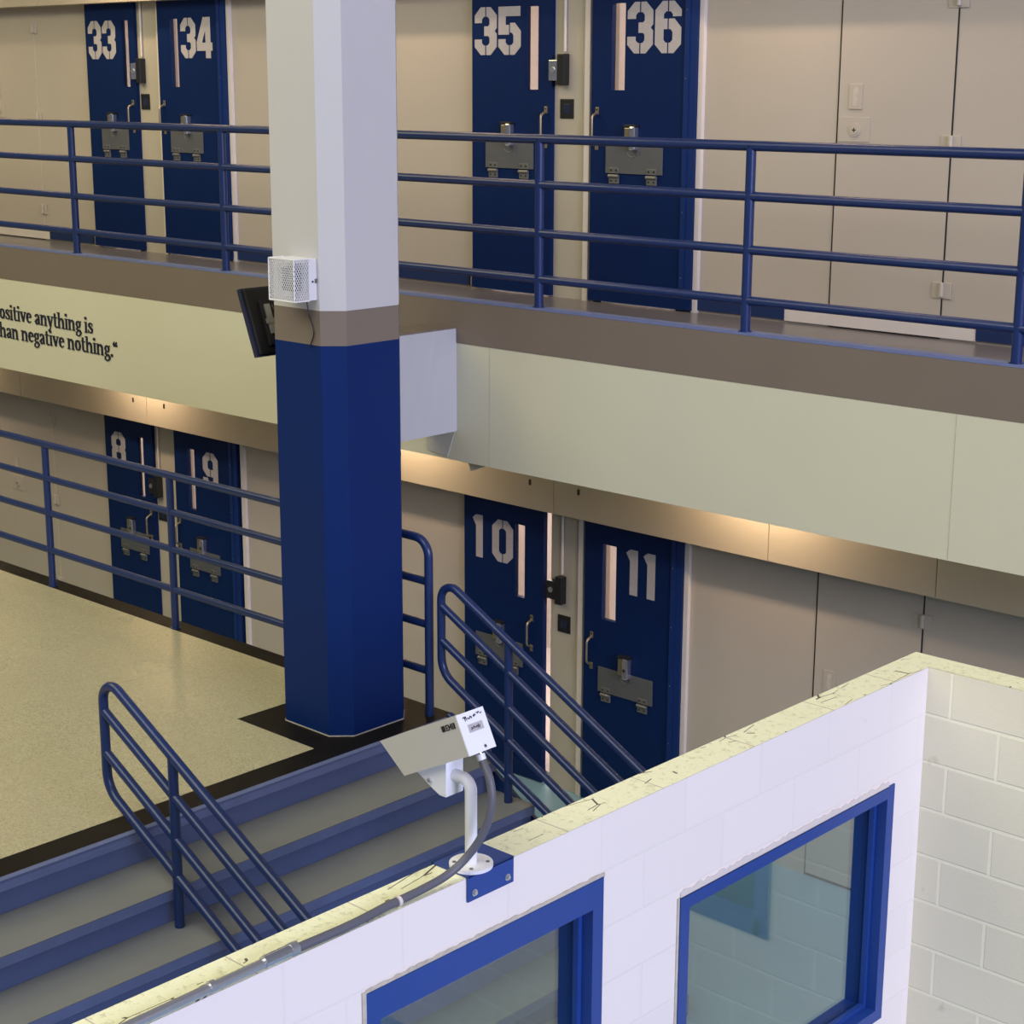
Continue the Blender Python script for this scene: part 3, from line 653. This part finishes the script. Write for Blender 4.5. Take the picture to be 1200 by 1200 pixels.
# ---- raised lettering on the fascia (serif, navy)
def glyphs():
    s = .205; t = .08; G = {}
    def serif(x0, x1, y): return ([(x0, y), (x1, y)], t)
    G['n'] = ([([(.20, 0), (.20, 1)], s), ([(.26, .70), (.40, .88), (.58, .92), (.72, .80), (.76, .6)], [.10, .14, .17, .22, .24]), ([(.76, .62), (.76, 0)], s), serif(.02, .38, .045), serif(.58, .96, .045), serif(.0, .22, .955)], 1.0)
    G['h'] = ([([(.20, 0), (.20, 1.48)], s), *G['n'][0][1:5], serif(.0, .22, 1.43)], 1.0)
    G['i'] = ([([(.22, 0), (.22, 1)], s), serif(.02, .42, .045), serif(.02, .24, .955), ([(.10, 1.34), (.34, 1.34)], .24)], .46)
    G['t'] = ([([(.25, .16), (.25, 1.32)], s), ([(.25, .22), (.32, .08), (.45, .04), (.58, .12)], [.24, .16, .12, .08]), serif(.03, .55, .95)], .62)
    G['s'] = ([([(.60, .74), (.52, .90), (.36, .955), (.20, .86), (.18, .70), (.38, .52), (.58, .34), (.56, .14), (.38, .045), (.20, .10), (.10, .28)], [.07, .09, .1, .18, .22, .25, .22, .18, .1, .09, .07]), ([(.61, .66), (.61, .95)], .07), ([(.10, .04), (.10, .34)], .07)], .72)
    G['v'] = ([([(.14, .97), (.44, .05)], .25), ([(.44, .05), (.72, .97)], .10), serif(-.02, .34, .955), serif(.54, .88, .955)], .84)
    G['y'] = ([([(.14, .97), (.46, .05)], .25), ([(.74, .97), (.42, -.1), (.30, -.34), (.12, -.40)], [.10, .10, .12, .22]), serif(-.02, .34, .955), serif(.56, .90, .955)], .86)
    G['e'] = ([([(.22, .56), (.70, .56)], t), ([(.70, .56), (.66, .82), (.46, .95), (.26, .86), (.16, .52), (.24, .18), (.46, .05), (.72, .20)], [.22, .18, .1, .20, .25, .20, .12, .06])], .82)
    G['o'] = ([([(.45, .955), (.26, .86), (.16, .5), (.26, .14), (.45, .045), (.64, .14), (.74, .5), (.64, .86), (.45, .955)], [.09, .19, .25, .19, .09, .19, .25, .19, .09])], .90)
    G['a'] = ([([(.14, .72), (.24, .91), (.42, .955), (.58, .84), (.60, .62), (.60, .14), (.74, .05)], [.22, .14, .1, .2, .24, .24, .08]), ([(.60, .58), (.32, .48), (.16, .26), (.28, .06), (.48, .10), (.60, .24)], [.08, .12, .24, .16, .1, .07])], .84)
    G['g'] = ([([(.42, .955), (.24, .86), (.18, .66), (.26, .44), (.42, .36), (.58, .44), (.64, .66), (.58, .86), (.42, .955)], [.08, .16, .22, .16, .08, .16, .22, .16, .08]), ([(.62, .88), (.80, .96)], .1), ([(.26, .40), (.18, .22), (.34, .12), (.60, .08), (.74, -.1), (.64, -.32), (.38, -.42), (.14, -.32), (.14, -.10), (.34, .04)], [.08, .14, .18, .22, .2, .14, .1, .14, .12, .08])], .82)
    G['p'] = ([([(.20, -.45), (.20, 1)], s), serif(.02, .40, -.41), serif(.0, .22, .955), ([(.28, .78), (.46, .94), (.66, .84), (.76, .5), (.66, .16), (.46, .06), (.28, .22)], [.08, .12, .2, .25, .2, .12, .08])], .94)
    G['.'] = ([([(.08, .12), (.32, .12)], .24)], .40)
    G['"'] = ([([(.20, .98), (.10, 1.2), (.20, 1.42)], [.22, .2, .06]), ([(.50, .98), (.40, 1.2), (.50, 1.42)], [.22, .2, .06])], .6)
    G['l'] = G['i']; G[' '] = ([], .42)
    return G
G = glyphs()
q = empty('quote_lettering', (-13.0, FY, 3.0), label='two lines of raised navy serif lettering about positive anything on the fascia', category='lettering')
def line(text, xend, z, H, tag_, word):
    adv = lambda t: sum(G[c][1] for c in t)
    x = xend; sx = H*1.18
    words = text.replace('"', ' "').split(' '); pos = x
    for wd in reversed(words):
        w_ = adv(wd)*sx; pos -= w_; mb = MB(); xx = pos
        for c in wd:
            for pi, (path, wth) in enumerate(G[c][0]):
                ribbon(mb, path, [k for k in wth] if isinstance(wth, list) else wth, M['ink'], -.0006*pi-.001, .006, lambda p_, X=xx: (X+p_[0]*sx+13.0, z+p_[1]*H-3.0))
            xx += G[c][1]*sx
        child(mb, 'quotation_mark' if wd == '"' else 'word', q)
        pos -= .42*sx if wd != '"' else 0
line('positive anything is', -12.165, 3.094, .089, 'l1', 0)
line('than negative nothing."', -11.835, 2.933, .089, 'l2', 0)

# ---- caged box on the column
o = empty('caged_speaker_box', (-7.592, 6.458, 3.905), label='white wire mesh cage box mounted on the column above the television', category='cage box')
T = Matrix.Translation((7.592, -6.458, -3.905)); X0, X1, Y0, Y1, Z0, Z1 = -7.70, -7.485, 6.292, 6.456, 3.905, 4.137
a = MB(); a.bbox((X0, 6.40, Z0), (X1, Y1, Z1), M['whitebox'], .003, T); a.box((X0+.01, Y0+.012, Z0+.008), (X1-.03, 6.40, Z0+.012), M['whitebox'], T); a.box((X0+.02, Y0+.03, Z1-.02), (X1-.03, 6.40, Z1-.016), M['whitebox'], T)
a.bbox((X0+.05, 6.34, Z0+.05), (X1-.06, 6.40, Z1-.05), M['dark'], .01, T)
a.disc((X1, 6.425, 4.01), 'x', .006, .003, M['dark'], 10, T); a.bbox((X1, 6.44, 4.0), (X1+.004, 6.457, 4.025), M['hinge'], .001, T)
child(a, 'back_box', o)
a = MB()    # expanded metal: crossing wires on the front, the side, the top
def mesh_face(P, u0, u1, v0, v1, n, du, dv):
    segs = []
    k = -n*2
    nu = int((u1-u0)/du)+1; nv = int((v1-v0)/dv)+1
    for i in range(nu):
        for j in range(nv):
            cu = u0+(i+.5)*du; cv = v0+(j+.5)*dv
            if cu > u1 or cv > v1: continue
            for s1, s2 in (((-.5, 0), (0, .5)), ((0, .5), (.5, 0)), ((.5, 0), (0, -.5)), ((0, -.5), (-.5, 0))):
                c1 = (min(max(cu+s1[0]*du, u0), u1), min(max(cv+s1[1]*dv, v0), v1)); c2 = (min(max(cu+s2[0]*du, u0), u1), min(max(cv+s2[1]*dv, v0), v1))
                a.tube([P(*c1), P(*c2)], .0024, M['whitebox'], 4, False, T)
mesh_face(lambda u, v: (u, Y0, v), X0, X1, Z0, Z1, 8, .0165, .026)
mesh_face(lambda u, v: (X1, u, v), Y0, 6.40, Z0, Z1, 8, .0165, .026)
mesh_face(lambda u, v: (X0, u, v), Y0, 6.40, Z0, Z1, 8, .0165, .026)
mesh_face(lambda u, v: (u, v, Z1), X0, X1, Y0, 6.40, 8, .0165, .026)
for p_, q_ in (((X0, Y0, Z0), (X1, Y0, Z0)), ((X0, Y0, Z1), (X1, Y0, Z1)), ((X0, Y0, Z0), (X0, Y0, Z1)), ((X1, Y0, Z0), (X1, Y0, Z1)), ((X1, Y0, Z0), (X1, 6.4, Z0)), ((X1, Y0, Z1), (X1, 6.4, Z1)), ((X0, Y0, Z1), (X0, 6.4, Z1))):
    a.tube([p_, q_], .0045, M['whitebox'], 6, tx=T)
child(a, 'wire_mesh', o, label='white expanded metal mesh')
a = MB(); a.tube(fillet([(-7.56, 6.44, 3.91), (-7.545, 6.445, 3.82), (-7.50, 6.447, 3.72), (-7.55, 6.447, 3.63)], .08, 8), .004, M['dark'], 8, tx=T); child(a, 'cable', o, label='thin black hanging cable')

# ---- television
tz0, tz1 = 3.51, 3.91
top = Vector((-8.235, 0, 3.905)); bot = Vector((-8.085, 0, 3.515)); upv = (top-bot).normalized(); nv = Vector((upv.z, 0, -upv.x))  # nv points to +x (back)
tv = empty('wall_television', (-8.16, 6.83, 3.71), label='black flat television tilted down on a bracket at the column side', category='television')
def tvm(u, y, n): return (Vector((0, y, 0)) + upv*u + nv*n)     # local coordinates
HT = (top-bot).length/2
def tvbox(mb, u0, u1, y0, y1, n0, n1, m, bev=.004):
    tx = Matrix(((nv.x, 0, upv.x, 0), (0, 1, 0, 0), (nv.z, 0, upv.z, 0), (0, 0, 0, 1)))
    mb.bbox((n0, y0, u0), (n1, y1, u1), m, bev, tx)
a = MB(); tvbox(a, -HT, HT, -.33, .33, -.030, .0, M['tvblue'], .006); child(a, 'bezel', tv)
a = MB(); tvbox(a, -HT+.02, HT-.02, -.31, .31, -.0315, -.029, M['dark'], .0005); child(a, 'screen', tv)
a = MB(); tvbox(a, -HT+.01, HT-.01, -.315, .315, 0, .022, M['dark'], .008); tvbox(a, -HT+.05, HT-.09, -.24, .24, .02, .045, M['dark'], .008); child(a, 'back_cover', tv)
a = MB(); tvbox(a, -.09, .09, -.22, -.18, .043, .055, M['steel'], .002); tvbox(a, -.09, .09, -.08, -.04, .043, .055, M['steel'], .002); tvbox(a, -.03, .0, -.24, -.02, .053, .062, M['steel'], .002)
a.tube([(.05, -.13, -.02), (.19, -.13, -.04)], .014, M['steel'], 10); a.bbox((.182, -.20, -.12), (.192, -.06, .08), M['steel'], .002)
child(a, 'wall_bracket', tv, label='bright steel wall bracket')
a = MB(); a.tube(fillet([(.08, -.2, .10), (.17, -.30, .12), (.19, -.20, .02), (.10, -.18, -.03)], .05, 6), .004, M['dark'], 8); child(a, 'cable', tv)

# ---- surveillance camera on the wall top
BX, BY, BZ = -3.38, 3.468, TOP
sd = empty('saddle_plate', (-3.40, 3.505, TOP), label='blue steel saddle plate folded over the block wall under the surveillance camera', category='plate')
T = Matrix.Translation((3.40, -3.505, -TOP)); a = MB()
a.box((-3.482, 3.405, TOP), (-3.332, 3.604, TOP+.006), M['framewin'], T); a.bbox((-3.3385, 3.405, TOP-.078), (-3.332, 3.604, TOP+.006), M['framewin'], .002, T); a.box((-3.484, 3.405, TOP-.06), (-3.478, 3.604, TOP+.006), M['framewin'], T)
child(a, 'folded_plate', sd)
for y in (3.432, 3.575):
    a = MB(); a.disc((-3.332, y, TOP-.053), 'x', .011, .003, M['steel'], 16, T); a.disc((-3.329, y, TOP-.053), 'x', .007, .006, M['steel'], 6, T); child(a, 'bolt', sd)
cc = empty('surveillance_camera', (BX, BY, TOP+.006), label='beige surveillance camera housing with a daylight-whitened rear on a curved white pole', category='camera')
T = Matrix.Translation((-BX, -BY, -TOP-.006))
a = MB(); a.disc((BX, BY, TOP+.006), 'z', .066, .011, M['whitebox'], 40, T)
for t in (45, 135, 225, 315): a.disc((BX+.05*math.cos(math.radians(t)), BY+.05*math.sin(math.radians(t)), TOP+.017), 'z', .006, .003, M['hinge'], 6, T)
child(a, 'base_flange', cc)
a = MB(); a.tube(fillet([(BX, BY, TOP+.015), (BX, BY, 3.092), (-3.450, BY, 3.092)], .055, 10), .0185, M['whitebox'], 20, tx=T); child(a, 'pole', cc)
# housing frame: u along the axis (towards -x, 26.7 deg down), v up
ca, sa = math.cos(math.radians(26.7)), math.sin(math.radians(26.7)); O = Vector((-3.389, 3.468, 3.305))
HM = Matrix(((-ca, 0, -sa, O.x), (0, 1, 0, O.y), (-sa, 0, ca, O.z), (0, 0, 0, 1)))     # local (u, y, v)
TH = T @ HM
hw = .055
a = MB(); a.prism([(.001, 0), (.362, 0), (.305, -.122), (.001, -.122)], 'y', -hw, hw, M['cctv'], TH); child(a, 'housing_body', cc, label='beige slanted housing body')
a = MB(); a.prism([(-.004, .001), (.001, .001), (.001, -.123), (-.004, -.123)], 'y', -hw-.001, hw+.001, M['cctvw'], TH); child(a, 'rear_cover', cc, label='rear cover, whitened for the daylight on it')  # rear face painted whiter, putting the daylight it receives into its colour
a = MB(); a.prism([(.30, -.02), (.356, -.012), (.312, -.108), (.30, -.11)], 'y', -hw+.012, hw-.012, M['dark'], TH); child(a, 'front_glass', cc)
# maker's mark: bars, E M I, bars
a = MB(); k0 = -hw-.0012
def mk(s0, s1, t0, t1): a.box((.075-s1, k0, -.034+t0), (.075-s0, k0+.001, -.034+t1), M['dark'], TH)       # reads towards the rear
for i in range(4): mk(.000+i*.0042, .0028+i*.0042, 0, .018)
mk(.019, .0225, 0, .018); mk(.0225, .029, 0, .0035); mk(.0225, .028, .0072, .0105); mk(.0225, .029, .0145, .018)
mk(.031, .0345, 0, .018); mk(.042, .0455, 0, .018)
a.prism([(.075-.0345, -.017), (.075-.0345, -.022), (.075-.0383, -.031), (.075-.0383, -.025)], 'y', k0, k0+.001, M['dark'], TH); a.prism([(.075-.042, -.017), (.075-.042, -.022), (.075-.0383, -.031), (.075-.0383, -.025)], 'y', k0, k0+.001, M['dark'], TH)
mk(.048, .0515, 0, .018)
for i in range(2): mk(.054+i*.0042, .0568+i*.0042, 0, .018)
child(a, 'maker_mark', cc, label='dark EMI mark between bars')
a = MB(); rn = random.Random(5)
def scribble(y0, v0, dy, n, amp):
    a.tube([(-.0048, y0+dy*i/(n*3), v0+amp*(rn.random()-.5)*2) for i in range(n*3)], .0011, M['dark'], 5, tx=TH)
scribble(-.036, -.017, .016, 4, .008); scribble(-.018, -.017, .020, 4, .005); scribble(.006, -.015, .012, 3, .004); scribble(.022, -.012, .022, 5, .004)
child(a, 'handwriting', cc, label='black marker scribble')
a = MB(); a.box((-.0052, -.026, -.060), (-.004, .034, -.036), M['stencil'], TH)
a.tube([(-.0058, -.016+.036*i/12, -.048+.006*(rn.random()-.5)*2) for i in range(13)], .0014, M['dark'], 5, tx=TH)
child(a, 'label_sticker', cc, label='small sticker with scribbled ink')
a = MB(); a.disc((-.004, .014, -.110), 'x', .0055, -.003, M['steel'], 8, TH); a.disc((-.007, .014, -.110), 'x', .003, -.001, M['dark'], 6, TH); child(a, 'screw', cc)
# tilt bracket under the housing
a = MB()
for y in (3.432, 3.500): a.prism([(-3.575, 3.080), (-3.452, 3.140), (-3.452, 3.035), (-3.478, 3.030), (-3.505, 3.042)], 'y', y, y+.004, M['cctvw'], T)
a.box((-3.452, 3.432, 3.032), (-3.448, 3.504, 3.137), M['cctvw'], T); a.box((-3.478, 3.432, 3.029), (-3.449, 3.504, 3.032), M['cctvw'], T)
a.disc((-3.515, 3.432, 3.066), 'y', .007, -.007, M['steel'], 8, T)
child(a, 'tilt_bracket', cc, label='white tilt bracket')
a = MB(); a.tube([(.012, 0, -.120), (.012, 0, -.150)], .010, M['chrome'], 12, tx=TH); a.tube([(.012, 0, -.128), (.012, 0, -.146)], .0145, M['whitebox'], 6, tx=TH); child(a, 'cable_gland', cc)
# flexible conduit running down and along the wall top
gl = HM @ Vector((.012, 0, -.150))
cd = empty('flexible_conduit', (-3.36, 3.1, TOP+.006), label='grey flexible conduit curving from the surveillance camera along the wall top', category='conduit')
T = Matrix.Translation((3.36, -3.1, -TOP-.006)); a = MB()
def bez(P, n=14):
    P = [Vector(p) for p in P]; out = []
    Q = [P[0]*2-P[1]]+P+[P[-1]*2-P[-2]]
    for i in range(1, len(Q)-2):
        for k in range(n):
            t = k/n; a0, a1, a2, a3 = Q[i-1], Q[i], Q[i+1], Q[i+2]
            out.append(.5*((2*a1)+(-a0+a2)*t+(2*a0-5*a1+4*a2-a3)*t*t+(-a0+3*a1-3*a2+a3)*t**3))
    out.append(P[-1]); return out
a.tube(bez([gl, (-3.290, 3.455, 3.12), (-3.275, 3.445, 3.05), (-3.295, 3.43, 2.96), (-3.330, 3.395, 2.885), (-3.348, 3.33, 2.845), (-3.353, 3.22, 2.832), (-3.355, 3.10, 2.829), (-3.345, 2.95, 2.829), (-3.35, 2.75, 2.829)]), .0125, M['conduit'], 12, tx=T)
child(a, 'conduit_hose', cd)
a = MB(); a.tube([(-3.354, 3.139, 2.829), (-3.354, 3.150, 2.829)], .0155, M['trim'], 14, tx=T); a.bbox((-3.40, 3.135, TOP), (-3.35, 3.15, TOP+.004), M['brass'], .001, T); child(a, 'tie_clip', cd, label='white tie clip')
rc = empty('rigid_conduit', (-3.34, 2.3, TOP), label='shiny steel conduit pipe with coupling on the block wall top', category='conduit')
T = Matrix.Translation((3.34, -2.3, -TOP)); a = MB()
a.tube([(-3.35, 2.66, 2.829), (-3.325, .8, 2.829)], .0135, M['steel'], 14, tx=T); child(a, 'pipe', rc)
a = MB(); a.tube([(-3.35, 2.74, 2.832), (-3.349, 2.65, 2.832)], .0175, M['chrome'], 16, tx=T); a.tube([(-3.35, 2.765, 2.832), (-3.35, 2.74, 2.832)], .021, M['steel'], 6, tx=T); child(a, 'coupling', rc, label='bright coupling nut')
for y in (2.47, 1.4):
    a = MB(); a.tube([(-3.3475, y, 2.831), (-3.3475, y+.018, 2.831)], .0165, M['steel'], 14, tx=T); a.bbox((-3.39, y, TOP), (-3.345, y+.018, TOP+.004), M['steel'], .001, T); child(a, 'pipe_strap', rc)
